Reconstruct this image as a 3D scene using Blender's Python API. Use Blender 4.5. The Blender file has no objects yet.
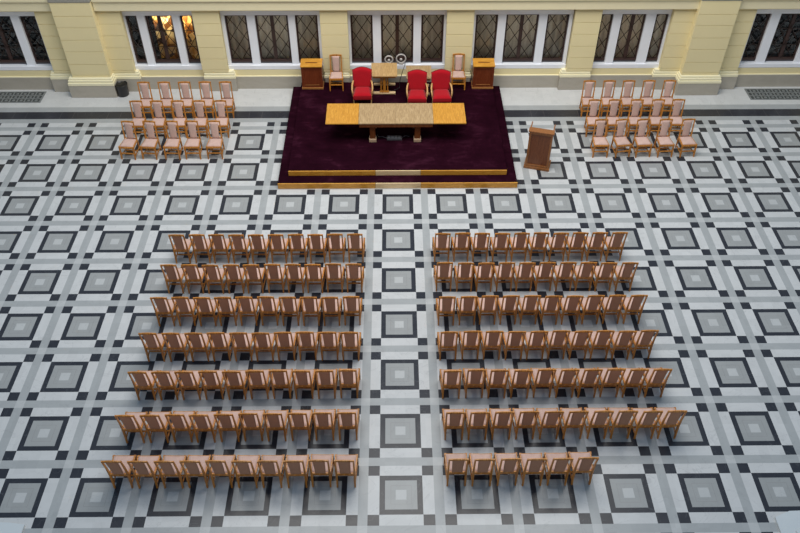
import bpy, bmesh, math, random
from mathutils import Vector, Matrix
random.seed(7)
S = bpy.context.scene
COL = S.collection

# ------------------------------------------------------------------ camera
cam_data = bpy.data.cameras.new('camera')
cam = bpy.data.objects.new('camera', cam_data); COL.objects.link(cam)
cam_data.sensor_fit = 'HORIZONTAL'; cam_data.sensor_width = 36.0
cam_data.lens = 795.21 / 800 * 36.0
cam_data.clip_end = 200
_r = Vector((0.9999562, -0.00928823, 0.00115077)); _u = Vector((0.00562556, 0.69474813, 0.71923111)); _w = _r.cross(_u) * -1
M = Matrix.Identity(4)
for i in range(3):
    M[i][0] = _r[i]; M[i][1] = _u[i]; M[i][2] = -_w[i]
M.translation = Vector((-0.12224, -8.70592, 15.09408))
cam.matrix_world = M
S.camera = cam

# ------------------------------------------------------------------ light
world = bpy.data.worlds.new('world'); S.world = world; world.use_nodes = True
wn = world.node_tree; wn.nodes.clear()
wo = wn.nodes.new('ShaderNodeOutputWorld'); wb = wn.nodes.new('ShaderNodeBackground')
wg = wn.nodes.new('ShaderNodeNewGeometry'); ws = wn.nodes.new('ShaderNodeSeparateXYZ')
wr = wn.nodes.new('ShaderNodeValToRGB')
wn.links.new(wg.outputs['Incoming'], ws.inputs[0])
wm = wn.nodes.new('ShaderNodeMath'); wm.operation = 'MULTIPLY'; wm.inputs[1].default_value = -1
wn.links.new(ws.outputs['Z'], wm.inputs[0]); wn.links.new(wm.outputs[0], wr.inputs[0])
wr.color_ramp.elements[0].position = 0.0; wr.color_ramp.elements[0].color = (.82, .76, .67, 1)
wr.color_ramp.elements[1].position = .85; wr.color_ramp.elements[1].color = (.36, .66, 1.0, 1)
e = wr.color_ramp.elements.new(.35); e.color = (.60, .62, .64, 1)
wn.links.new(wr.outputs[0], wb.inputs[0]); wn.links.new(wb.outputs[0], wo.inputs[0])
wb.inputs[1].default_value = 0.50

def area(name, loc, target, sx, sy, power, color):
    d = bpy.data.lights.new(name, 'AREA'); d.shape = 'RECTANGLE'; d.size = sx; d.size_y = sy
    d.energy = power; d.color = color
    o = bpy.data.objects.new(name, d); COL.objects.link(o); o.location = loc
    o.rotation_euler = (Vector(target) - Vector(loc)).to_track_quat('-Z', 'Y').to_euler()
    return o
area('atrium_skylight', (0.3, 8.6, 17), (0, 14.5, 0), 17, 9, 3550, (1.0, .955, .885))
S.view_settings.view_transform = 'Standard'; S.view_settings.look = 'None'
S.view_settings.gamma = 1; S.view_settings.use_curve_mapping = False
S.view_settings.exposure = 0.0

# ------------------------------------------------------------------ node helpers
class NT:
    def __init__(s, name):
        s.m = bpy.data.materials.new(name); s.m.use_nodes = True
        s.t = s.m.node_tree; s.b = s.t.nodes['Principled BSDF']
    def n(s, k, **kw):
        x = s.t.nodes.new(k)
        for a, v in kw.items(): setattr(x, a, v)
        return x
    def l(s, a, b): s.t.links.new(a, b)
    def put(s, sock, v):
        if isinstance(v, (int, float)): sock.default_value = v
        elif isinstance(v, (tuple, list)): sock.default_value = tuple(v) if len(v) == 4 or sock.type == 'VECTOR' else (*v, 1)
        else: s.l(v, sock)
    def math(s, op, a, b=None, c=None):
        x = s.n('ShaderNodeMath', operation=op)
        for i, v in enumerate((a, b, c)):
            if v is not None: s.put(x.inputs[i], v)
        return x.outputs[0]
    def mix(s, f, a, b, mode='MIX'):
        x = s.n('ShaderNodeMix', data_type='RGBA', blend_type=mode)
        s.put(x.inputs[0], f); s.put(x.inputs[6], a); s.put(x.inputs[7], b)
        return x.outputs[2]
    def obj(s): return s.n('ShaderNodeTexCoord').outputs['Object']
    def scale(s, v, sc):
        x = s.n('ShaderNodeMapping'); s.l(v, x.inputs[0]); x.inputs['Scale'].default_value = sc; return x.outputs[0]
    def noise(s, v, sc, det=3, rough=.5, dist=0):
        x = s.n('ShaderNodeTexNoise'); s.l(v, x.inputs['Vector']); x.inputs['Scale'].default_value = sc
        x.inputs['Detail'].default_value = det; x.inputs['Roughness'].default_value = rough; x.inputs['Distortion'].default_value = dist
        return x.outputs['Fac']
    def ramp(s, f, stops):
        x = s.n('ShaderNodeValToRGB'); s.l(f, x.inputs[0]); r = x.color_ramp
        while len(r.elements) < len(stops): r.elements.new(.5)
        for e, (p, c) in zip(r.elements, stops): e.position = p; e.color = (*c, 1)
        return x.outputs[0]
    def bump(s, h, st, dist=.01):
        x = s.n('ShaderNodeBump'); s.l(h, x.inputs['Height']); x.inputs['Strength'].default_value = st; x.inputs['Distance'].default_value = dist
        s.l(x.outputs[0], s.b.inputs['Normal'])
    def fin(s, col=None, rough=None, spec=None, metal=None):
        if col is not None: s.put(s.b.inputs['Base Color'], col)
        if rough is not None: s.put(s.b.inputs['Roughness'], rough)
        if spec is not None: s.b.inputs['Specular IOR Level'].default_value = spec
        if metal is not None: s.b.inputs['Metallic'].default_value = metal
        return s.m

def wood(name, dark, mid, light, axis=0, rough=.38, sc=9, vary=.0, spec=.5):
    t = NT(name); v = t.obj(); s = [14, 14, 14]; s[axis] = 1.6
    w = t.noise(t.scale(v, tuple(s)), sc * .28, 4, .6, .8)
    f = t.noise(t.scale(v, tuple(s)), sc * 1.5, 3, .6)
    w2 = t.math('ADD', t.math('MULTIPLY', w, .7), t.math('MULTIPLY', f, .3))
    c = t.ramp(w2, [(.30, dark), (.5, mid), (.68, light)])
    if vary:
        r = t.n('ShaderNodeObjectInfo').outputs['Random']
        h = t.n('ShaderNodeHueSaturation'); t.l(c, h.inputs['Color'])
        t.l(t.math('ADD', t.math('MULTIPLY', r, vary), 1 - vary / 2), h.inputs['Value']); c = h.outputs[0]
    return t.fin(c, rough, spec)

def fabric(name, c0, c1, rough=.9, sc=60, vary=0, sheen=.2):
    t = NT(name); v = t.obj()
    a = t.noise(v, sc, 2, .6); b = t.noise(v, 6, 2, .5)
    c = t.mix(t.math('ADD', t.math('MULTIPLY', a, .6), t.math('MULTIPLY', b, .4)), c0, c1)
    if vary:
        r = t.n('ShaderNodeObjectInfo').outputs['Random']
        h = t.n('ShaderNodeHueSaturation'); t.l(c, h.inputs['Color'])
        t.l(t.math('ADD', t.math('MULTIPLY', r, vary), 1 - vary / 2), h.inputs['Value']); c = h.outputs[0]
    t.bump(a, .25, .003); t.b.inputs['Sheen Weight'].default_value = sheen
    return t.fin(c, rough, .2)

def plain(name, col, rough=.5, spec=.4, metal=0, var=.06, sc=4):
    t = NT(name); n = t.noise(t.obj(), sc, 3)
    c = t.mix(n, tuple(x * (1 - var) for x in col), tuple(min(1, x * (1 + var)) for x in col))
    return t.fin(c, rough, spec, metal)

# ---- marble floor: repeating square pattern of 1.6 m
def floor_material():
    t = NT('marble_floor'); g = t.n('ShaderNodeNewGeometry').outputs['Position']
    sx = t.n('ShaderNodeSeparateXYZ'); t.l(g, sx.inputs[0]); X, Y = sx.outputs[0], sx.outputs[1]
    T = 1.6
    def cell(c):
        return t.math('SUBTRACT', t.math('FRACT', t.math('ADD', t.math('DIVIDE', c, T), .5)), .5)
    u, v = t.math('ABSOLUTE', cell(X)), t.math('ABSOLUTE', cell(Y))
    m, n = t.math('MAXIMUM', u, v), t.math('MINIMUM', u, v)
    gt = lambda a, b: t.math('GREATER_THAN', a, b)
    nz = t.noise(g, .9, 5, .62, .6); nf = t.noise(g, 7, 4, .6)
    # slab-to-slab variation
    vor = t.n('ShaderNodeTexWhiteNoise', noise_dimensions='2D')
    def q(c, o): return t.math('FLOOR', t.math('MULTIPLY', t.math('ADD', t.math('DIVIDE', c, T), o), 7.0))
    cm = t.n('ShaderNodeCombineXYZ'); t.l(q(X, .215), cm.inputs[0]); t.l(q(Y, .215), cm.inputs[1]); t.l(cm.outputs[0], vor.inputs['Vector'])
    rnd = vor.outputs['Value']
    mod = t.math('ADD', t.math('MULTIPLY', nz, .22), t.math('MULTIPLY', nf, .12))
    mod = t.math('ADD', mod, t.math('MULTIPLY', rnd, .10))
    def tone(c):
        return t.mix(mod, tuple(x * .80 for x in c), tuple(min(1, x * 1.38) for x in c))
    white = tone((.58, .58, .575)); grey = tone((.385, .395, .395)); mid = tone((.34, .345, .34)); black = t.mix(nf, (.018, .019, .026), (.033, .034, .042)); light = tone((.49, .495, .49))
    c = light
    c = t.mix(gt(m, .071), c, mid)
    c = t.mix(gt(m, .212), c, black)
    c = t.mix(gt(m, .285), c, t.mix(gt(n, .285), white, black))
    c = t.mix(gt(m, .436), c, t.mix(gt(n, .436), grey, light))
    # border along the back wall
    c = t.mix(gt(Y, 13.94), c, grey)
    c = t.mix(gt(Y, 14.18), c, black)
    c = t.mix(gt(Y, 14.61), c, grey)
    c = t.mix(gt(Y, 14.90), c, tone((.62, .62, .61)))
    # joints of the wide slabs near the wall, thin dark veins
    vn = t.n('ShaderNodeTexNoise'); t.l(g, vn.inputs['Vector']); vn.inputs['Scale'].default_value = 1.1; vn.inputs['Detail'].default_value = 6; vn.inputs['Distortion'].default_value = 2.2
    vein = t.math('LESS_THAN', t.math('ABSOLUTE', t.math('SUBTRACT', vn.outputs['Fac'], .5)), .006)
    c = t.mix(t.math('MULTIPLY', vein, .16), c, (.16, .17, .18))
    # fine joint inside the grey field
    j = t.math('LESS_THAN', t.math('ABSOLUTE', t.math('SUBTRACT', m, .135)), .0035)
    c = t.mix(t.math('MULTIPLY', j, .35), c, (.22, .20, .19))
    t.l(t.math('ADD', t.math('MULTIPLY', nf, .12), .24), t.b.inputs['Roughness'])
    return t.fin(c, None, .35)

MAT = {}
MAT['floor'] = floor_material()
MAT['honey'] = wood('honey_wood', (.22, .07, .008), (.46, .17, .02), (.72, .34, .065), 2, .36, vary=.22)
MAT['pink'] = fabric('mauve_upholstery', (.40, .25, .215), (.76, .54, .45), sc=45, vary=.12)
MAT['back_rear'] = fabric('brown_back_rear', (.36, .18, .115), (.47, .26, .17), sc=45, vary=.12, sheen=.05)  # browner tone for the rear face of the backrest
MAT['orange_x'] = wood('orange_oak', (.40, .155, .016), (.60, .27, .032), (.76, .41, .08), 0, .35)
MAT['orange_y'] = wood('orange_oak_cross', (.40, .155, .016), (.60, .27, .032), (.76, .41, .08), 1, .35)
MAT['oak_y'] = wood('worn_oak', (.24, .14, .06), (.42, .28, .14), (.58, .42, .24), 1, .45)
MAT['pale_x'] = wood('pale_oak', (.60, .40, .20), (.74, .53, .29), (.82, .64, .40), 0, .4)
MAT['oakstripe'] = wood('striped_oak', (.34, .18, .07), (.52, .32, .13), (.66, .46, .22), 1, .4)
MAT['socket'] = plain('light_grey_plastic', (.20, .20, .21), .5)
MAT['brown'] = wood('brown_wood', (.085, .022, .006), (.15, .042, .011), (.22, .075, .022), 2, .33)
MAT['reddish'] = wood('red_brown_wood', (.095, .018, .006), (.16, .034, .011), (.22, .055, .02), 2, .3)
MAT['honeybase'] = wood('honey_plinth_wood', (.24, .085, .02), (.36, .15, .04), (.48, .24, .08), 0, .35)
MAT['honeytop'] = wood('honey_shelf_wood', (.36, .16, .035), (.50, .24, .06), (.60, .33, .10), 0, .35)
MAT['brownlight'] = wood('warm_brown_wood', (.16, .055, .014), (.26, .095, .024), (.36, .15, .045), 2, .33)
MAT['foot'] = plain('pale_worn_wood', (.46, .32, .21), .5)
MAT['red'] = fabric('red_upholstery', (.30, .001, .006), (.50, .004, .014), sc=40, sheen=.15)
MAT['arm'] = wood('light_arm_wood', (.42, .21, .07), (.58, .34, .13), (.72, .47, .22), 1, .35)
MAT['yellow'] = plain('yellow_wall_paint', (.78, .68, .40), .75, .2, var=.04, sc=1.2)
MAT['cream'] = plain('cream_moulding_paint', (.86, .80, .56), .65, .25, var=.03)
MAT['cornice'] = plain('cornice_paint', (.76, .69, .47), .7, .25, var=.03)
MAT['white'] = plain('white_frame_paint', (.82, .84, .89), .45, .4, var=.03)
MAT['iron'] = plain('dark_iron', (.035, .020, .015), .45, .5, .3)
MAT['sash'] = plain('dark_brown_sash', (.045, .022, .018), .4, .5)
MAT['black'] = plain('black_plastic', (.008, .008, .010), .35, .5)
MAT['whitepl'] = plain('white_enamel', (.50, .47, .44), .3, .5)
MAT['dark'] = plain('room_darkness', (.013, .010, .008), .9, .1)  # darkness of the unlit rooms put into a near-black colour
MAT['greybox'] = plain('grey_plastic', (.09, .09, .10), .5, .4)

def stone(name, a, b):
    t = NT(name); v = t.obj(); n = t.noise(t.scale(v, (1, 1, 2.2)), 1.6, 6, .65, .8); f = t.noise(v, 40, 3)
    c = t.mix(t.math('ADD', t.math('MULTIPLY', n, .8), t.math('MULTIPLY', f, .2)), a, b)
    return t.fin(c, .55, .35)
MAT['plinth'] = stone('grey_beige_stone', (.33, .30, .245), (.50, .465, .40))
MAT['capital'] = stone('grey_capital_stone', (.22, .21, .19), (.32, .31, .28))
MAT['marble'] = stone('pale_marble', (.50, .54, .56), (.62, .65, .66))

def carpet():
    t = NT('maroon_carpet'); g = t.obj()
    a = t.noise(g, 1.3, 5, .65, .5); b = t.noise(g, 90, 2); s = t.noise(t.scale(g, (1, 4, 1)), 1.8, 5, .7)
    c = t.ramp(t.math('ADD', t.math('MULTIPLY', a, .65), t.math('MULTIPLY', s, .35)), [(.36, (.012, .0016, .005)), (.53, (.021, .0030, .009)), (.70, (.056, .012, .027))])
    c = t.mix(t.math('MULTIPLY', b, .35), c, (.006, .0015, .003))
    # a few lint specks
    p = t.noise(g, 5.5, 2, .4); spk = t.math('GREATER_THAN', p, .80)
    c = t.mix(t.math('MULTIPLY', spk, .25), c, (.30, .24, .26))
    t.bump(b, .5, .006)
    return t.fin(c, .95, .02)
MAT['carpet'] = carpet()

def curtain_mat(name, a, b):
    t = NT(name); v = t.obj(); n = t.noise(t.scale(v, (9, 1, .6)), 2.2, 4, .6)
    c = t.mix(n, a, b); m = t.fin(c, .9, .1)
    tl = t.n('ShaderNodeBsdfTranslucent'); t.l(c, tl.inputs[0]); mx = t.n('ShaderNodeMixShader'); mx.inputs[0].default_value = .45
    t.l(t.b.outputs[0], mx.inputs[1]); t.l(tl.outputs[0], mx.inputs[2]); t.l(mx.outputs[0], t.t.nodes['Material Output'].inputs['Surface'])
    return m
MAT['curtain'] = curtain_mat('grey_net_curtain', (.60, .54, .46), (.88, .84, .77))
def golden():
    t = NT('painted_gold_gleam'); v = t.obj()  # golden gleam of the window put into the colour pattern
    x = t.n('ShaderNodeTexVoronoi', feature='F1'); t.l(v, x.inputs['Vector']); x.inputs['Scale'].default_value = 4.2
    n = t.noise(v, 5, 4, .6)
    k = t.n('ShaderNodeSeparateColor'); t.l(x.outputs['Color'], k.inputs[0])
    c = t.ramp(t.math('ADD', t.math('MULTIPLY', k.outputs[0], .7), t.math('MULTIPLY', n, .3)), [(.22, (.03, .014, .006)), (.42, (.30, .11, .02)), (.55, (.75, .48, .17)), (.85, (.90, .76, .44))])
    return t.fin(c, .7, .2)
MAT['golden'] = golden()

def glass():
    m = bpy.data.materials.new('window_glass'); m.use_nodes = True; t = m.node_tree; t.nodes.clear()
    o = t.nodes.new('ShaderNodeOutputMaterial'); tr = t.nodes.new('ShaderNodeBsdfTransparent'); g = t.nodes.new('ShaderNodeBsdfGlossy')
    g.inputs['Roughness'].default_value = .03; tr.inputs[0].default_value = (.92, .93, .92, 1)
    f = t.nodes.new('ShaderNodeFresnel'); f.inputs[0].default_value = 1.45; mx = t.nodes.new('ShaderNodeMixShader')
    t.links.new(f.outputs[0], mx.inputs[0]); t.links.new(tr.outputs[0], mx.inputs[1]); t.links.new(g.outputs[0], mx.inputs[2]); t.links.new(mx.outputs[0], o.inputs[0])
    return m
MAT['glass'] = glass()

# ------------------------------------------------------------------ mesh helpers
class MB:
    def __init__(s): s.bm = bmesh.new()
    def hexa(s, p, bevel=0.0, mi=0):
        """p: 8 points, bottom ring 0-3 (ccw from above), top ring 4-7"""
        b = bmesh.new(); v = [b.verts.new(q) for q in p]
        for f in ((3, 2, 1, 0), (4, 5, 6, 7), (0, 1, 5, 4), (1, 2, 6, 5), (2, 3, 7, 6), (3, 0, 4, 7)):
            b.faces.new([v[i] for i in f]).material_index = mi
        if bevel > 0:
            bmesh.ops.bevel(b, geom=b.edges[:], offset=bevel, segments=2, affect='EDGES', profile=.6)
        bmesh.ops.recalc_face_normals(b, faces=b.faces[:])
        for f in b.faces: f.material_index = mi
        s.merge(b); return s
    def merge(s, b):
        me = bpy.data.meshes.new('t'); b.to_mesh(me); b.free(); s.bm.from_mesh(me); bpy.data.meshes.remove(me)
    def box(s, x0, x1, y0, y1, z0, z1, bevel=0.0, mi=0):
        return s.hexa([(x0, y0, z0), (x1, y0, z0), (x1, y1, z0), (x0, y1, z0), (x0, y0, z1), (x1, y0, z1), (x1, y1, z1), (x0, y1, z1)], bevel, mi)
    def bar(s, a, b, w, d, up=(0, 1, 0), bevel=.004, w2=None, d2=None, mi=0):
        """square bar from a to b; w across, d along up"""
        a, b = Vector(a), Vector(b); ax = (b - a).normalized(); up = Vector(up)
        sx = ax.cross(up).normalized(); sy = sx.cross(ax).normalized(); w2 = w if w2 is None else w2; d2 = d if d2 is None else d2
        P = []
        for c, ww, dd in ((a, w, d), (b, w2, d2)):
            P += [c - sx * ww / 2 - sy * dd / 2, c + sx * ww / 2 - sy * dd / 2, c + sx * ww / 2 + sy * dd / 2, c - sx * ww / 2 + sy * dd / 2]
        return s.hexa(P, bevel, mi)
    def loft(s, rings, cap=True, mi=0, close=True):
        b = bmesh.new(); R = [[b.verts.new(p) for p in r] for r in rings]; n = len(R[0])
        for i in range(len(R) - 1):
            for k in range(n if close else n - 1):
                b.faces.new([R[i][k], R[i][(k + 1) % n], R[i + 1][(k + 1) % n], R[i + 1][k]])
        if cap: b.faces.new(R[0][::-1]); b.faces.new(R[-1])
        bmesh.ops.recalc_face_normals(b, faces=b.faces[:])
        for f in b.faces: f.material_index = mi; f.smooth = True
        s.merge(b); return s
    def tube(s, pts, r, n=8, r2=None, mi=0):
        pts = [Vector(p) for p in pts]; rings = []
        for i, p in enumerate(pts):
            d = (pts[min(i + 1, len(pts) - 1)] - pts[max(i - 1, 0)]).normalized()
            a = d.orthogonal().normalized() if abs(d.z) > .9 else d.cross(Vector((0, 0, 1))).normalized(); c = d.cross(a)
            rr = r if r2 is None else r + (r2 - r) * i / (len(pts) - 1)
            rings.append([p + (a * math.cos(t) + c * math.sin(t)) * rr for t in [2 * math.pi * k / n for k in range(n)]])
        return s.loft(rings, mi=mi)
    def lathe(s, prof, n=24, c=(0, 0), mi=0):
        return s.loft([[(c[0] + r * math.cos(2 * math.pi * k / n), c[1] + r * math.sin(2 * math.pi * k / n), z) for k in range(n)] for r, z in prof], mi=mi)
    def sheet(s, pt, nu, nv, mi=0, smooth=True):
        b = bmesh.new(); V = [[b.verts.new(pt(i / nu, j / nv)) for i in range(nu + 1)] for j in range(nv + 1)]
        for j in range(nv):
            for i in range(nu): b.faces.new([V[j][i], V[j][i + 1], V[j + 1][i + 1], V[j + 1][i]])
        for f in b.faces: f.material_index = mi; f.smooth = smooth
        s.merge(b); return s
    def pad(s, quad, n, t, crown, nu=8, nv=8, mi=0, mi_back=None):
        """upholstered pad: quad of 4 corners (a,b,c,d), thickness t along n, crowned front face"""
        a, b, c, d = [Vector(q) for q in quad]; n = Vector(n).normalized(); bm = bmesh.new()
        def P(u, v): return (a * (1 - u) + b * u) * (1 - v) + (d * (1 - u) + c * u) * v
        def h(u, v):
            e = (1 - abs(2 * u - 1) ** 5) * (1 - abs(2 * v - 1) ** 5); return t * .72 + (crown + t * .28) * max(0, e) ** .5
        F = [[bm.verts.new(P(i / nu, j / nv) + n * h(i / nu, j / nv)) for i in range(nu + 1)] for j in range(nv + 1)]
        B = [[bm.verts.new(P(i / nu, j / nv)) for i in (0, nu)] for j in (0, nv)]
        for j in range(nv):
            for i in range(nu): bm.faces.new([F[j][i], F[j][i + 1], F[j + 1][i + 1], F[j + 1][i]]).smooth = True
        bf = bm.faces.new([B[0][0], B[1][0], B[1][1], B[0][1]])
        sides = [F[0][::-1] + [B[0][0], B[0][1]], F[nv] + [B[1][1], B[1][0]],
                 [F[j][0] for j in range(nv + 1)] + [B[1][0], B[0][0]], [F[j][nu] for j in range(nv, -1, -1)] + [B[0][1], B[1][1]]]
        for q in sides: bm.faces.new(q)
        bmesh.ops.recalc_face_normals(bm, faces=bm.faces[:])
        for f in bm.faces: f.material_index = mi
        if mi_back is not None: bf.material_index = mi_back
        s.merge(bm); return s
    def build(s, name, mats, parent=None, loc=None):
        me = bpy.data.meshes.new(name); s.bm.to_mesh(me); s.bm.free()
        for m in (mats if isinstance(mats, (list, tuple)) else [mats]): me.materials.append(MAT[m])
        o = bpy.data.objects.new(name, me); COL.objects.link(o)
        if parent: o.parent = parent
        if loc: o.location = loc
        return o

def tag(o, label=None, cat=None, group=None, kind=None):
    if label: o['label'] = label
    if cat: o['category'] = cat
    if group: o['group'] = group
    if kind: o['kind'] = kind
    return o
def thing(name, label, cat, loc=(0, 0, 0), rz=0, group=None):
    o = bpy.data.objects.new(name, None); COL.objects.link(o); o.location = loc; o.rotation_euler = (0, 0, rz); o.empty_display_size = .2
    return tag(o, label, cat, group)
def structure(name): 
    o = bpy.data.objects.new(name, None); COL.objects.link(o); return tag(o, kind='structure')
def copy_tree(o, parent=None):
    c = o.copy(); COL.objects.link(c); c.parent = parent
    for ch in KIDS.get(o.name, ()): copy_tree(ch, c)
    return c
KIDS = {}
def note_kids(o):
    KIDS[o.name] = list(o.children)
    for ch in o.children: note_kids(ch)

# ------------------------------------------------------------------ setting
WY = 16.10          # wall face
MB().box(-19, 19, -7, 18.6, -.12, 0).build('floor', 'floor')
tag(bpy.data.objects['floor'], kind='structure')

# windows: (pane edges along x) -> list of openings, outer frame edges
WIN = {
    1: ([(-14.60, -14.17), (-13.89, -12.84), (-12.55, -12.01)], -14.72, -11.88),
    2: ([(-9.04, -8.655), (-8.387, -7.486), (-7.226, -6.80)], -9.10, -6.71),
    3: ([(-5.74, -5.006), (-4.728, -3.625), (-3.39, -2.64)], -5.86, -2.51),
    4: ([(-1.543, -.798), (-.519, .578), (.84, 1.60)], -1.64, 1.70),
    5: ([(2.67, 3.412), (3.685, 4.783), (5.066, 5.80)], 2.56, 5.92),
    6: ([(6.87, 7.272), (7.561, 8.376), (8.709, 9.13)], 6.79, 9.20),
    7: ([(12.048, 12.568), (12.892, 13.93), (14.22, 14.62)], 11.91, 14.74),
}
ZG0, ZG1, ZF0, ZF1 = .90, 2.715, .735, 2.88
YS = 16.26

# wall: parapet under the windows, lintel above, piers between
w = MB()
w.box(-18, 18, WY, WY + .45, 0, ZF0 - .01)
w.box(-18, 18, WY + .06, WY + .45, ZF1, 4.6)
piers = [(-18, -14.72), (-11.87, -9.09), (-6.72, -5.85), (-2.52, -1.63), (1.69, 2.57), (5.93, 6.80), (9.19, 11.90), (14.74, 18)]
for a, b in piers: w.box(a + .012, b - .012, 15.955, WY + .45, ZF0 - .01, 4.6)
tag(w.build('wall_back', 'yellow'), kind='structure')

# rusticated pilaster faces: courses with sunk joints
def courses(m, x0, x1, y0, y1, zs, gap=.018, sunk=.02):
    m.box(x0 + .01, x1 - .01, y0 + sunk, y1, zs[0], zs[-1])
    for a, b in zip(zs[:-1], zs[1:]):
        m.box(x0, x1, y0, y1, a + gap / 2, b - gap / 2, .004)
GZ = [.72, .82, 1.24, 1.671, 2.117, 2.542, 2.959, 3.06]
flat = [(-6.73, -5.84), (-2.53, -1.62), (1.68, 2.58), (5.92, 6.81), (-11.88, -11.1), (-9.9, -9.08), (9.18, 9.95), (11.2, 11.91), (-17.9, -14.72), (14.74, 17.9)]
m = MB()
for a, b in flat: courses(m, a, b, 15.93, 16.1, GZ)
tag(m.build('wall_back_piers', 'yellow'), kind='structure')
bpy.data.objects['wall_back_piers'].name = 'trim_1'
PZ = [.72, .80, 1.206, 1.683, 2.112, 2.553, 2.956, 3.435]
for n, (a, b) in enumerate([(-11.17, -9.86), (9.88, 11.17)]):
    m = MB(); courses(m, a, b, 15.65, 16.1, PZ)
    tag(m.build('trim_%d' % (2 + n), 'yellow'), kind='structure')
    m = MB(); m.box(a - .015, b + .015, 15.63, 16.1, 3.435, 3.50, .01).box(a, b, 15.66, 16.1, 3.50, 4.6, .01)
    tag(m.build('trim_%d' % (4 + n), 'capital'), kind='structure')
# stone plinths
m = MB(); m.box(-18, 18, 16.05, 16.12, 0, .475, .006)
for a, b in [(-6.72, -5.62), (-2.5, -1.66), (1.72, 2.58), (5.72, 6.80)]: m.box(a, b, 15.89, 16.1, 0, .50, .012)
for a, b in [(-12.06, -11.1), (-9.95, -8.93), (8.98, 10.1), (11.1, 11.99)]: m.box(a, b, 15.89, 16.1, 0, .50, .012)
for a, b in [(-11.35, -9.77), (9.79, 11.28)]: m.box(a, b, 15.50, 16.1, 0, .47, .012)
tag(m.build('trim_6', 'plinth'), kind='structure')
# cream mouldings on the plinths
m = MB()
def mould(x0, x1, y, z, s=1.0):
    m.box(x0 - .02, x1 + .02, y - .0, 16.12, z, z + .10 * s, .012)
    m.box(x0 + .0, x1 - .0, y + .035, 16.12, z + .10 * s, z + .19 * s, .02)
    m.box(x0 + .03, x1 - .03, y + .07, 16.12, z + .19 * s, z + .25 * s, .012)
for a, b in [(-6.70, -5.64), (-2.5, -1.66), (1.72, 2.58), (5.74, 6.78), (-12.04, -11.1), (-9.95, -8.95), (9.0, 10.1), (11.1, 11.96)]: mould(a, b, 15.88, .50)
for a, b in [(-11.32, -9.79), (9.81, 11.26)]: mould(a, b, 15.49, .47)
tag(m.build('trim_7', 'cream'), kind='structure')
# cornice band over the windows
m = MB()
for a, b in [(-18, -11.22), (-9.84, 9.90), (11.15, 18)]:
    m.box(a, b, 15.80, 16.1, 3.065, 3.385, .008).box(a, b, 15.74, 16.1, 3.39, 3.50, .02).box(a, b, 15.85, 16.1, 3.50, 4.6, .01)
tag(m.build('trim_8', 'cornice'), kind='structure')
# lower fillet of the wall under the sills
m = MB(); m.box(-18, 18, 16.06, 16.12, .475, .50, .004)
tag(m.build('trim_9', 'cream'), kind='structure')

# rooms behind the windows, their darkness put into the wall colour
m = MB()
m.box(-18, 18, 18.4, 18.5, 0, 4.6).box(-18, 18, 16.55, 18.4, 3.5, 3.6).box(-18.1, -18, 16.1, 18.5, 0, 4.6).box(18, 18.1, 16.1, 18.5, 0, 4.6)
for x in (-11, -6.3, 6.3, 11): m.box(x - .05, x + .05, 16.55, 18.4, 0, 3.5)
tag(m.build('wall_interior', 'dark'), kind='structure')

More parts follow.
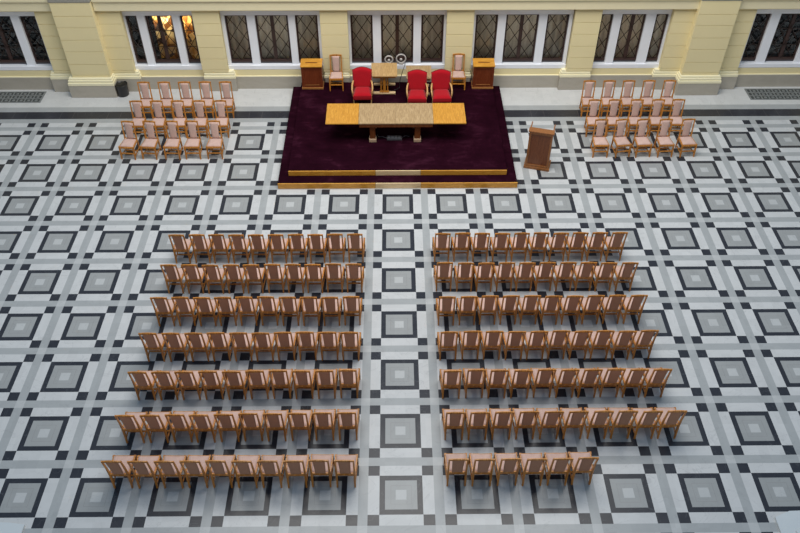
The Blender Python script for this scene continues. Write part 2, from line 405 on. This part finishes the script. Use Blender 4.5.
PLACE = {1: 'far left window beside the left pillar', 2: 'window just right of the left pillar', 3: 'window behind the left podium',
         4: 'middle window behind the red chairs', 5: 'window behind the right podium', 6: 'window just left of the right pillar', 7: 'far right window beside the right pillar'}
for n, (pan, fx0, fx1) in WIN.items():
    root = structure('window_%d' % n)
    f = MB()
    y0, y1 = 16.17, 16.32
    f.box(fx0, fx1, 16.10, y1, ZF0, ZG0 - .01, .012); f.box(fx0, fx1, y0, y1, ZG1, ZF1, .012)
    xs = [fx0] + [v for p in pan for v in p] + [fx1]
    for i in range(0, len(xs), 2): f.box(xs[i], xs[i + 1], y0, y1, ZG0 - .01, ZG1, .012)
    f.build('window_frame', 'white', root)
    for k, (a, b) in enumerate(pan):
        s_ = MB(); sw = .065
        s_.box(a, b, YS, YS + .05, ZG0, ZG0 + .05, .005, 1)             # pale bottom bead
        s_.box(a, b, YS - .02, YS + .05, ZG0 + .06, ZG0 + .15, .006); s_.box(a, b, YS, YS + .05, ZG1 - .06, ZG1, .006)
        s_.box(a, a + sw, YS, YS + .05, ZG0 + .05, ZG1, .006); s_.box(b - sw, b, YS, YS + .05, ZG0 + .05, ZG1, .006)
        if k == 1: c = (a + b) / 2; s_.box(c - .06, c + .06, YS - .01, YS + .05, ZG0 + .05, ZG1, .006)
        sash = s_.build('sash', ['sash', 'greybox'], root)
        MB().box(a + .02, b - .02, YS + .028, YS + .034, ZG0 + .02, ZG1 - .02).build('pane', 'glass', sash)
        # diamond lattice of iron bars
        g = MB(); dw, dh = .40, .60; zb, zt = ZG0 + .13, ZG1 - .04; A, B = a + .02, b - .02
        k0 = -12
        while k0 < 24:
            for sgn in (1, -1):
                # line x = xc + sgn * (z - zb) * dw/dh
                xc = (A + B) / 2 + k0 * dw + (0 if sgn > 0 else 0)
                pts = []
                zs = [zb, zt]
                za = zb + (A - xc) / (sgn * dw / dh); zc = zb + (B - xc) / (sgn * dw / dh)
                lo, hi = max(zb, min(za, zc)), min(zt, max(za, zc))
                if hi - lo > .05:
                    p = [(xc + sgn * (z - zb) * dw / dh, YS - .02, z) for z in (lo, hi)]
                    g.bar(p[0], p[1], .022, .012, bevel=0)
            k0 += 1
        for zz in (zb + .52, zb + 1.12): 
            if n in (1, 2, 7): g.bar((A, YS - .02, zz), (B, YS - .02, zz), .02, .012, up=(0, 1, 0), bevel=0)
        g.build('lattice', 'iron', root)
        if k in (0, 1, 2) and n in (1, 2):
            pass
    if n in (3, 4, 5, 6):
        def fold(u, v, A=fx0 + .05, B=fx1 - .05):
            x = A + (B - A) * u; return (x, 16.37 + .03 * math.sin(x * 31) + .02 * math.sin(x * 13 + 1), .55 + 2.4 * v)
        o = MB().sheet(fold, 260, 2).build('net_curtain', 'curtain')
        sol = o.modifiers.new('thickness', 'SOLIDIFY'); sol.thickness = .004
        tag(o, 'grey net curtain hanging in folds inside the ' + PLACE[n], 'curtain', 'net curtains behind the windows')
    if n == 2:
        def fold2(u, v, A=-8.22, B=-6.73):
            x = A + (B - A) * u; return (x, 16.49 + .025 * math.sin(x * 17), .55 + 2.4 * v)
        o = MB().sheet(fold2, 120, 2).build('added_gleam_drape', 'golden')  # added sheet that carries the painted golden gleam of this window
        sol = o.modifiers.new('thickness', 'SOLIDIFY'); sol.thickness = .004
        tag(o, 'added drape with painted golden gleam inside the ' + PLACE[n], 'drape')
d = bpy.data.lights.new('curtain_fill', 'AREA'); d.energy = 26; d.color = (1, .86, .60); d.size = 1.3; d.size_y = .06; d.shape = 'RECTANGLE'  # added lamp in the reveal, brightens the sheet behind the glass
o = bpy.data.objects.new('curtain_fill', d); COL.objects.link(o); o.location = (-7.5, 16.37, 2.84)
o.rotation_euler = (math.radians(20), 0, 0)

for lx in (-4.2, 0.0, 4.25, 8.0):
    d = bpy.data.lights.new('curtain_fill', 'AREA'); d.energy = 26; d.color = (1, .93, .82); d.size = 2.0; d.size_y = .5; d.shape = 'RECTANGLE'  # added lamps, unseen, make the net curtains brighter from behind
    o = bpy.data.objects.new('curtain_fill', d); COL.objects.link(o); o.location = (lx, 17.7, 2.6); o.rotation_euler = (math.radians(-60), 0, 0)

# floor grates by the pillars
def grate(x0, x1, label):
    root = thing('floor_grate', label, 'grate', ((x0 + x1) / 2, 15.55, 0), group=None)
    h = (x1 - x0) / 2
    f = MB(); f.box(-h, h, -.36, -.31, .001, .014, .003).box(-h, h, .31, .36, .001, .014, .003).box(-h, -h + .06, -.31, .31, .001, .014, .003).box(h - .06, h, -.31, .31, .001, .014, .003)
    f.build('grate_frame', 'grate', root)
    f = MB(); f.box(-h + .05, h - .05, -.31, .31, .001, .004, 0)
    f.build('grate_pan', 'gratepan', root)
    f = MB(); x = -h + .18
    for yy in (-.105, .105): f.box(-h + .06, h - .06, yy - .022, yy + .022, .004, .013, .002)
    while x < h - .08:
        f.box(x - .022, x + .022, -.31, .31, .004, .012, 0); 
        for yy in (-.21, 0, .21): f.lathe([(.055, .004), (.055, .011), (.02, .012)], 10, (x + .13, yy))
        x += .26
    f.build('grating', 'grate', root)
MAT['grate'] = plain('grey_cast_iron', (.22, .23, .225), .6, .4, .2, .2)
MAT['gratepan'] = plain('dark_grate_pit', (.07, .075, .072), .8, .2)
grate(-15.2, -12.36, 'grey cast iron floor grate in the marble by the left pillar')
grate(12.36, 15.2, 'grey cast iron floor grate in the marble by the right pillar')

# pale marble column bases at the near corners
for sx, lab in ((-1, 'pale marble pillar base in the near left corner of the floor'), (1, 'pale marble pillar base in the near right corner of the floor')):
    k = .12 if sx < 0 else 0
    P = [(7.66, -2.6), (9.9, -2.6), (9.9, -.42 - k), (8.02, -.47 - k), (7.68, -.60 - k * .3)]
    m = MB(); m.loft([[(sx * a, b, z) for a, b in P] for z in (0, .055)])
    m.loft([[(sx * (a + .3), b - .33, z) for a, b in P] for z in (.055, .11)])
    for f in m.bm.faces: f.smooth = False
    tag(m.build('pillar_base', 'marble'), lab, 'pillar base')

# ------------------------------------------------------------------ stage
Z1, Z2 = .19, .36
st = thing('stage', 'low dark carpeted stage with two steps edged in orange wood', 'stage', (0, 13.2, 0))
m = MB(); m.box(-3.63, 3.63, 10.375 - 13.2, 15.87 - 13.2, 0, Z1, .01); m.build('lower_platform', 'carpet', st)
m = MB(); m.box(-3.33, 3.34, 10.77 - 13.2, 15.87 - 13.2, Z1, Z2, .01); m.build('upper_platform', 'carpet', st)
for z0, z1, y, xa, xb in ((0.0, Z1, 10.34, -3.63, 3.64), (Z1 + .002, Z2, 10.735, -3.33, 3.34)):
    for a, b, mt in ((xa, -.67, 'orange_x'), (-.67, .705, 'pale_x'), (.705, xb, 'orange_x')):
        o = MB().box(a + .003, b - .003, y - 13.2, y + .035 - 13.2, z0, z1, .004).build('riser_board', mt, st)
        if mt == 'pale_x': o['label'] = 'paler middle riser board'

# ------------------------------------------------------------------ main table
def main_table():
    t = thing('conference_table', 'long wooden table on the stage, pale worn centre with orange end leaves', 'table', (0, 12.72, Z2))
    zt = .77; y0, y1 = -.57, .57
    for a, b in ((-1.205, -.04), (-.036, 1.13)): MB().box(a, b, y0, y1, zt - .035, zt, .004).build('tabletop', 'oak_y', t)
    o = MB().box(-2.23, -1.21, y0, y1, zt - .035, zt, .004).build('end_leaf', 'orange_y', t); o['label'] = 'orange oak end leaf'
    o = MB().box(1.135, 2.15, y0, y1, zt - .035, zt, .004).build('end_leaf', 'orange_y', t); o['label'] = 'orange oak end leaf'
    m = MB(); m.box(-1.15, 1.08, y0 + .02, y0 + .05, zt - .16, zt - .035, .003).box(-1.15, 1.08, y1 - .05, y1 - .02, zt - .16, zt - .035, .003)
    m.box(-1.18, -1.15, y0 + .02, y1 - .02, zt - .16, zt - .035, .003).box(1.08, 1.11, y0 + .02, y1 - .02, zt - .16, zt - .035, .003); m.build('apron', 'brown', t)
    for x in (-.775, .64):
        m = MB(); m.box(x - .09, x + .09, y0 + .10, y0 + .26, .10, zt - .04, .02).box(x - .09, x + .09, y1 - .26, y1 - .10, .10, zt - .04, .02)
        m.box(x - .05, x + .05, y0 + .2, y1 - .2, .30, .50, .01); m.build('leg', 'brown', t)
        m = MB(); m.box(x - .12, x + .12, y0 + .06, y0 + .3, .002, .13, .03).box(x - .12, x + .12, y1 - .3, y1 - .06, .002, .13, .03)
        m.box(x - .06, x + .06, y0 + .28, y1 - .28, .03, .11, .01); o = m.build('foot', 'foot', t); o['label'] = 'pale worn foot'
    MB().box(-.72, .59, -.03, .03, .32, .40, .008).build('stretcher', 'brown', t)
main_table()
# floor socket box with cables beneath the table
bx = thing('floor_socket_box', 'small grey socket box with cables lying under the long table', 'socket box', (-.09, 12.42, Z2))
m = MB(); m.box(-.24, .24, -.09, .09, .001, .07, .012); m.build('housing', 'greybox', bx)
for i in range(4): MB().box(-.21 + i * .11, -.13 + i * .11, -.06, .06, .07, .082, .006).build('socket', 'socket', bx)
m = MB(); m.tube([(-.24, .02, .02), (-.38, .12, .012), (-.5, .10, .012), (-.56, .25, .012)], .012).tube([(.24, .03, .02), (.35, .16, .012), (.48, .12, .012)], .012)
m.build('cable', 'greybox', bx)

# ------------------------------------------------------------------ small rear tables
def small_table(x0, x1, y0, y1, mt, label, h=.77):
    cx, cy = (x0 + x1) / 2, (y0 + y1) / 2; t = thing('side_table', label, 'table', (cx, cy, Z2), group='small tables behind the red chairs')
    a, b = (x1 - x0) / 2, (y1 - y0) / 2
    MB().box(-a, a, -b, b, h - .035, h, .006).build('tabletop', mt, t)
    m = MB(); m.box(-a + .05, a - .05, -b + .05, -b + .08, h - .11, h - .035, .004).box(-a + .05, a - .05, b - .08, b - .05, h - .11, h - .035, .004)
    m.box(-a + .05, -a + .08, -b + .08, b - .08, h - .11, h - .035, .004).box(a - .08, a - .05, -b + .08, b - .08, h - .11, h - .035, .004); m.build('apron', 'honey', t)
    for yy in (-b + .16, b - .16):
        m = MB(); m.box(-.05, .05, yy - .04, yy + .04, .06, h - .10, .01).box(-.13, -.09, yy - .03, yy + .03, .10, h - .10, .008).box(.09, .13, yy - .03, yy + .03, .10, h - .10, .008)
        m.box(-.16, .16, yy - .05, yy + .05, .06, .11, .01); m.build('leg', 'honey', t)
        MB().box(-a + .06, a - .06, yy - .06, yy + .06, .002, .06, .015).build('foot', 'pale_x', t)
    MB().box(-.03, .03, -b + .2, b - .2, .25, .32, .008).build('stretcher', 'honey', t)
small_table(-.86, .02, 14.96, 15.84, 'oakstripe', 'small striped oak trestle table to the right of the single red chair')

small_table(.33, 1.19, 14.88, 15.74, 'oak_y', 'small plain oak trestle table behind the pair of red chairs', .72)
# thin cable hanging at the tables
tag(MB().tube([(.30, 15.75, Z2 + .78), (.20, 15.6, Z2 + .55), (.12, 15.5, Z2 + .3), (.10, 15.45, Z2 + .02), (-.1, 15.3, Z2 + .012)], .012).build('cable', 'black'), 'thin dark cable hanging between the two small tables', 'cable')

# round ornaments on the sill of the middle window
def ornament(x, z0, r, label):
    t = thing('round_ornament', label, 'ornament', (x, 16.155, z0), group='round ornaments at the middle window')
    ring = []
    n = 28
    m = MB(); rings = []
    for i in range(n + 1):
        a = 2 * math.pi * i / n; c = Vector((r * math.cos(a), 0, r * 1.05 + .05 + r * math.sin(a))); o_ = Vector((math.cos(a), 0, math.sin(a)))
        rings.append([c + o_ * .028 * math.cos(q) + Vector((0, 1, 0)) * .028 * math.sin(q) for q in [k * math.pi / 4 for k in range(8)]])
    m.loft(rings, cap=False); m.build('rim', 'whitepl', t)
    MB().loft([[(r * .93 * math.cos(a), y, r * 1.05 + .05 + r * .93 * math.sin(a)) for a in [k * math.pi / 10 for k in range(20)]] for y in (.004, .02)]).build('centre', 'sash', t)
    MB().loft([[(.05 * math.cos(a), y, r * 1.05 + .02 + .05 * math.sin(a)) for a in [k * math.pi / 6 for k in range(12)]] for y in (-.03, .004)]).build('hub', 'whitepl', t)
    MB().box(-.07, .07, -.05, .04, 0, .03, .008).box(-.02, .02, -.012, .018, .03, .06, .004).build('stand', 'whitepl', t)
ornament(-.26, .893, .13, 'small white-rimmed round ornament peeking over the striped oak table')
ornament(.16, .893, .16, 'larger white-rimmed round ornament with dark middle between the two small tables')

# ------------------------------------------------------------------ podiums
def podium(x, y, label):
    t = thing('podium', label, 'podium', (x, y, Z2), group='podiums on the stage')
    MB().box(-.37, .37, -.02, .44, .0, .07, .008).build('base', 'honeybase', t)
    m = MB(); m.box(-.355, .355, .02, .42, .07, .86, .008)
    m.box(-.355, -.28, .0, .03, .07, .86, .005).box(.28, .355, .0, .03, .07, .86, .005).box(-.27, .27, .0, .03, .76, .86, .005).box(-.27, .27, .0, .03, .07, .16, .005)
    m.build('body', 'reddish', t)
    m = MB(); m.hexa([(-.37, -.04, .86), (.37, -.04, .86), (.37, .46, .89), (-.37, .46, .89), (-.37, -.04, .895), (.37, -.04, .895), (.37, .46, .925), (-.37, .46, .925)], .008); m.build('top', 'orange_x', t)
    MB().box(-.2, .2, .18, .21, .905, .922, .004).build('paper_stop', 'brown', t)
    MB().box(-.24, .24, -.012, .0, .158, .172, .003).build('ledge', 'honeybase', t)
podium(-2.90, 15.42, 'red-brown panelled podium with orange top on the left of the stage')
podium(2.98, 15.40, 'red-brown panelled podium with orange top on the right of the stage')

# ------------------------------------------------------------------ lectern on the floor
def lectern():
    t = thing('lectern', 'tall brown wooden lectern turned slightly, standing on the floor right of the stage', 'lectern', (4.335, 11.245, 0), math.radians(-15.5))
    W = .355; H = 1.36
    m = MB(); m.box(-.40, .40, -.02, .05, 0, .09, .01).box(-.40, -.34, .05, .50, 0, .09, .01).box(.34, .40, .05, .50, 0, .09, .01); m.build('base', 'brownlight', t)
    m = MB(); m.box(-W + .05, W - .05, .025, .045, .09, H); m.build('front_panel', 'brown', t)
    m = MB(); m.box(-W, -W + .06, 0, .05, .09, H, .006).box(W - .06, W, 0, .05, .09, H, .006).box(-W + .06, W - .06, 0, .05, H - .08, H, .006).box(-W + .06, W - .06, 0, .05, .09, .17, .006)
    m.build('panel_frame', 'brownlight', t)
    for s in (-1, 1):
        x0, x1 = sorted((s * W, s * (W - .025))); m = MB()
        m.hexa([(x0, .05, .09), (x1, .05, .09), (x1, .42, .09), (x0, .42, .09), (x0, .05, H), (x1, .05, H), (x1, .22, H), (x0, .22, H)], .004)
        m.build('side_panel', 'brown', t)
        MB().bar((s * (W - .01), .18, H + .0), (s * (W - .01), .56, H - .02), .035, .05, up=(0, 0, 1)).build('side_rail', 'brownlight', t)
    MB().box(-.385, .385, -.03, .20, H, H + .04, .008).build('top', 'brownlight', t)
    MB().box(-W + .03, W - .03, .06, .34, .75, .775, .004).build('shelf', 'brown', t)
lectern()

# ------------------------------------------------------------------ litter bin
t = thing('litter_bin', 'round black litter bin standing by the left pillar', 'bin', (-9.6, 15.70, 0))
MB().lathe([(.185, 0), (.20, .02), (.212, .38), (.218, .40), (.218, .42), (.20, .42), (.195, .38), (.18, .06), (.01, .05)], 28).build('body', 'black', t)
MB().lathe([(.216, .40), (.226, .405), (.226, .43), (.204, .435), (.204, .42)], 28).build('rim', 'black', t)

# ------------------------------------------------------------------ red armchairs
def red_chair():
    t = bpy.data.objects.new('red_armchair', None); COL.objects.link(t)
    # faces -y (towards the hall); origin under the seat centre
    m = MB(); m.pad([(-.31, -.36, .33), (.31, -.36, .33), (.26, .24, .31), (-.26, .24, .31)], (0, 0, 1), .13, .03, 10, 10); m.build('seat', 'red', t)
    m = MB(); m.box(-.305, .305, -.35, .24, .27, .335, .02); m.build('seat_base', 'red', t)
    # arched back
    rows = []
    n = 12
    def pt(u, z, off):
        xw = .328 - .02 * (1 - z); x = (2 * u - 1) * xw
        top = .30 + z * (.61 + .10 * math.cos((2 * u - 1) * math.pi / 2))
        y = .22 + z * .11 + off - .03 * (1 - (2 * u - 1) ** 2) * (1 if off < 0 else -1) * .6
        return Vector((x, y, top + .10))
    b = bmesh.new(); F = [[b.verts.new(pt(i / n, j / 8, -.05 if 0 < i < n and 0 < j < 8 else -.02)) for i in range(n + 1)] for j in range(9)]
    B = [[b.verts.new(pt(i / n, j / 8, .045 if 0 < i < n and 0 < j < 8 else .02)) for i in range(n + 1)] for j in range(9)]
    for G in (F, B):
        for j in range(8):
            for i in range(n): b.faces.new([G[j][i], G[j][i + 1], G[j + 1][i + 1], G[j + 1][i]])
    for i in range(n): b.faces.new([F[0][i], F[0][i + 1], B[0][i + 1], B[0][i]]); b.faces.new([F[8][i], F[8][i + 1], B[8][i + 1], B[8][i]])
    for j in range(8): b.faces.new([F[j][0], F[j + 1][0], B[j + 1][0], B[j][0]]); b.faces.new([F[j][n], F[j + 1][n], B[j + 1][n], B[j][n]])
    bmesh.ops.recalc_face_normals(b, faces=b.faces[:])
    for f in b.faces: f.smooth = True
    m = MB(); m.merge(b); m.build('backrest', 'red', t)
    m = MB(); m.tube([pt(i / n, 1, 0) for i in range(n + 1)], .014); m.build('back_piping', 'darkred', t)
    MB().bar((-.25, .19, .43), (.25, .19, .43), .02, .03).build('back_rail', 'brown', t)
    for s in (-1, 1):
        m = MB(); m.tube([(s * .30, .22, .66), (s * .32, .14, .655), (s * .335, 0, .635), (s * .34, -.13, .60), (s * .335, -.20, .55), (s * .325, -.22, .47), (s * .315, -.20, .36)], .031, 8, .026)
        o = m.build('armrest', 'arm', t); o['label'] = 'light wooden armrest'
        MB().bar((s * .30, -.22, .40), (s * .29, -.28, 0), .04, .04, w2=.03, d2=.03).build('leg', 'arm', t)
        MB().bar((s * .28, .25, .40), (s * .27, .34, 0), .04, .04, w2=.03, d2=.03).build('leg', 'arm', t)
    return t
MAT['darkred'] = plain('dark_red_piping', (.12, .003, .006), .6)
rc = red_chair(); note_kids(rc)
for i, (x, y, a, lab) in enumerate([(-1.15, 14.62, 1, 'red upholstered armchair standing alone, left of the striped oak table'),
                                  (.68, 14.43, -1, 'red upholstered armchair, left one of the pair behind the long table'),
                                  (1.49, 14.44, 2, 'red upholstered armchair, right one of the pair behind the long table')]):
    c = rc if i == 0 else copy_tree(rc)
    c.location = (x, y, Z2 + .005); c.rotation_euler = (0, 0, math.radians(a)); tag(c, lab, 'armchair', 'red armchairs on the stage')

# ------------------------------------------------------------------ wooden chairs
def wooden_chair():
    """faces +y; rear feet at y=0"""
    t = bpy.data.objects.new('wooden_chair', None); COL.objects.link(t)
    H = 1.06
    def stile(s):
        m = MB(); x = s * .188
        P = [((x, -.03, 0), .032, .036), ((x, .0, .22), .040, .042), ((x, .012, .44), .042, .046), ((x, -.005, .68), .034, .036), ((x * 1.01, -.055, H), .030, .028)]
        rings = [[(p[0] - w / 2, p[1] - d / 2, p[2]), (p[0] + w / 2, p[1] - d / 2, p[2]), (p[0] + w / 2, p[1] + d / 2, p[2]), (p[0] - w / 2, p[1] + d / 2, p[2])] for p, w, d in P]
        m.loft(rings)
        for f in m.bm.faces: f.smooth = False
        m.build('leg', 'honey', t)
    for s in (-1, 1): stile(s)
    for s in (-1, 1):
        m = MB(); x = s * .222
        P = [((x, .51, 0), .030), ((x, .49, .10), .044), ((x, .470, .30), .042), ((x, .458, .452), .050)]
        m.loft([[(p[0] - w / 2, p[1] - w / 2, p[2]), (p[0] + w / 2, p[1] - w / 2, p[2]), (p[0] + w / 2, p[1] + w / 2, p[2]), (p[0] - w / 2, p[1] + w / 2, p[2])] for p, w in P])
        for f in m.bm.faces: f.smooth = False
        m.build('leg', 'honey', t)
    # seat rails
    m = MB(); m.bar((-.235, .462, .412), (.235, .462, .412), .06, .034, up=(0, 1, 0)).bar((-.19, .02, .415), (.19, .02, .415), .06, .03)
    for s in (-1, 1): m.bar((s * .192, .02, .416), (s * .226, .46, .416), .06, .034, up=(s, 0, 0))
    m.build('seat_frame', 'honey', t)
    m = MB(); m.pad([(-.182, .035, .435), (.182, .035, .435), (.214, .452, .435), (-.214, .452, .435)], (0, 0, 1), .032, .020, 8, 8); m.build('seat', 'pink', t)
    # upholstered splat between a lower rail and the crest rail
    def yb(z): return .012 - .017 * (z - .44) / .24 if z < .68 else -.005 - .05 * (z - .68) / (H - .68)
    zs = [.455 + (.565) * i / 8 for i in range(9)]
    b = bmesh.new(); nu = 6
    def hw(z): k = (z - .455) / .565; return .108 + .018 * k
    Fr = [[b.verts.new(((2 * i / nu - 1) * hw(z), yb(z) + .012 + .018 * max(0, 1 - abs(2 * i / nu - 1) ** 3), z)) for i in range(nu + 1)] for z in zs]
    Bk = [[b.verts.new(((2 * i / nu - 1) * hw(z), yb(z) - .010, z)) for i in range(nu + 1)] for z in zs]
    for j in range(8):
        for i in range(nu):
            b.faces.new([Fr[j][i], Fr[j][i + 1], Fr[j + 1][i + 1], Fr[j + 1][i]]).material_index = 0
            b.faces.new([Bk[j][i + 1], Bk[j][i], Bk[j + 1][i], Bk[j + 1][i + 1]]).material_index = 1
        for G, i in ((0, 0), (0, nu)): b.faces.new([Fr[j][i], Fr[j + 1][i], Bk[j + 1][i], Bk[j][i]])
    for j in (0, 8): 
        for i in range(nu): b.faces.new([Fr[j][i], Fr[j][i + 1], Bk[j][i + 1], Bk[j][i]])
    mi = [f.material_index for f in b.faces]
    bmesh.ops.recalc_face_normals(b, faces=b.faces[:])
    for f in b.faces: f.smooth = True
    m = MB(); m.merge(b); m.build('backrest', ['pink', 'back_rear'], t)
    # crest rail, slightly arched
    m = MB(); n = 8; rings = []
    for i in range(n + 1):
        u = 2 * i / n - 1; x = u * .206; z = 1.035 + .022 * (1 - u * u); y = yb(z) - .002
        rings.append([(x, y - .014, z - .030), (x, y + .014, z - .030), (x, y + .012, z + .018), (x, y - .012, z + .018)])
    m.loft(rings)
    for f in m.bm.faces: f.smooth = False
    m.build('top_rail', 'honey', t)
    MB().bar((-.18, yb(.475) , .462), (.18, yb(.475), .462), .036, .026).build('lower_rail', 'honey', t)
    m = MB()
    for s in (-1, 1): m.bar((s * .190, -.01, .12), (s * .222, .48, .12), .026, .030, up=(0, 0, 1))
    m.bar((-.20, .19, .12), (.20, .19, .12), .034, .028)
    m.build('stretcher', 'honey', t)
    MB().bar((-.21, .477, .21), (.21, .477, .21), .042, .024).build('stretcher', 'honey', t)
    return t
proto = wooden_chair(); note_kids(proto); used = [False]
def chair(x, y, rz, label, group, z=0):
    if used[0]: c = copy_tree(proto)
    else: c = proto; used[0] = True
    c.location = (x, y, z); c.rotation_euler = (0, 0, rz); return tag(c, label, 'chair', group)
LEFT = [
    (7.13, 7.12, [-5.89, -5.35, -4.84, -4.31, -3.79, -3.26, -2.73, -2.21, -1.69, -1.16]),
    (5.97, 5.98, [-5.87, -5.34, -4.81, -4.28, -3.77, -3.23, -2.71, -2.20, -1.68, -1.16]),
    (4.83, 4.82, [-5.88, -5.36, -4.83, -4.32, -3.8, -3.27, -2.74, -2.22, -1.7, -1.18]),
    (3.67, 3.68, [-5.9, -5.36, -4.83, -4.31, -3.78, -3.26, -2.74, -2.22, -1.69, -1.18]),
    (2.54, 2.54, [-5.88, -5.36, -4.84, -4.31, -3.78, -3.26, -2.74, -2.22, -1.7, -1.18]),
    (1.37, 1.39, [-5.88, -5.35, -4.82, -4.31, -3.78, -3.26, -2.74, -2.21, -1.68, -1.16]),
    (0.25, 0.23, [-5.88, -5.35, -4.81, -4.29, -3.77, -3.24, -2.72, -2.19, -1.68, -1.16]),
]
RIGHT = [
    (7.13, 7.13, [1.18, 1.71, 2.23, 2.77, 3.29, 3.81, 4.33, 4.85, 5.37, 5.9]),
    (6.00, 5.97, [1.18, 1.72, 2.24, 2.77, 3.29, 3.81, 4.34, 4.86, 5.38, 5.92]),
    (4.81, 4.81, [1.18, 1.71, 2.23, 2.75, 3.27, 3.79, 4.31, 4.83, 5.36, 5.89]),
    (3.67, 3.66, [1.17, 1.71, 2.23, 2.76, 3.28, 3.80, 4.32, 4.84, 5.36, 5.88]),
    (2.52, 2.52, [1.18, 1.72, 2.24, 2.77, 3.3, 3.82, 4.34, 4.86, 5.38, 5.90]),
    (1.39, 1.39, [1.18, 1.70, 2.23, 2.76, 3.29, 3.82, 4.36, 4.88, 5.41, 5.93]),
    (0.23, 0.24, [1.17, 1.70, 2.24, 2.77, 3.3, 3.82]),
]
ORD = ['first', 'second', 'third', 'fourth', 'fifth', 'sixth', 'seventh', 'eighth', 'ninth', 'tenth']
for block, rows in (('left', LEFT), ('right', RIGHT)):
    for r, (ya, yb_, xs) in enumerate(rows):
        for i, x in enumerate(xs):
            k = (len(xs) - 1 - i) if block == 'left' else i
            y = ya + (yb_ - ya) * i / (len(xs) - 1)
            chair(x, y + random.uniform(-.012, .012), math.radians(random.uniform(-.9, .9)),
                  "wooden chair, %s from the centre aisle, %s row from the stage, %s block" % (ORD[k], ORD[r], block),
                  'wooden chairs of the %s block' % block)
SIDE = {'left': [(14.705, [-8.47, -7.79, -7.11, -6.42, -5.74]), (13.55, [-8.46, -7.8, -7.12, -6.43, -5.74]), (12.38, [-8.46, -7.79, -7.09, -6.46, -5.76])],
        'right': [(14.68, [6.48, 7.15, 7.81, 8.49, 9.18]), (13.51, [6.44, 7.1, 7.82, 8.51, 9.17]), (12.37, [6.44, 7.09, 7.77, 8.48, 9.19])]}
PL = ['leftmost', 'second from left', 'middle one', 'second from right', 'rightmost']
for side, rows in SIDE.items():
    for r, (y, xs) in enumerate(rows):
        for i, x in enumerate(xs):
            yaw = random.uniform(-1.5, 1.5)
            if r == 2: yaw += {'left': [-6, -7, -3, -1, -2], 'right': [0, 7, 3, 4, 3]}[side][i]
            chair(x, y, math.pi + math.radians(yaw), "wooden chair facing the hall, %s, %s row of the group %s of stage" % (PL[i], ['back', 'middle', 'front'][r], side),
                  'wooden chairs %s of the stage' % side)
chair(-2.08, 15.82, math.pi + .02, 'high-backed wooden chair on the stage next to the left podium', 'wooden chairs on the stage', Z2)
chair(2.14, 15.85, math.pi - .02, 'high-backed wooden chair on the stage next to the right podium', 'wooden chairs on the stage', Z2)
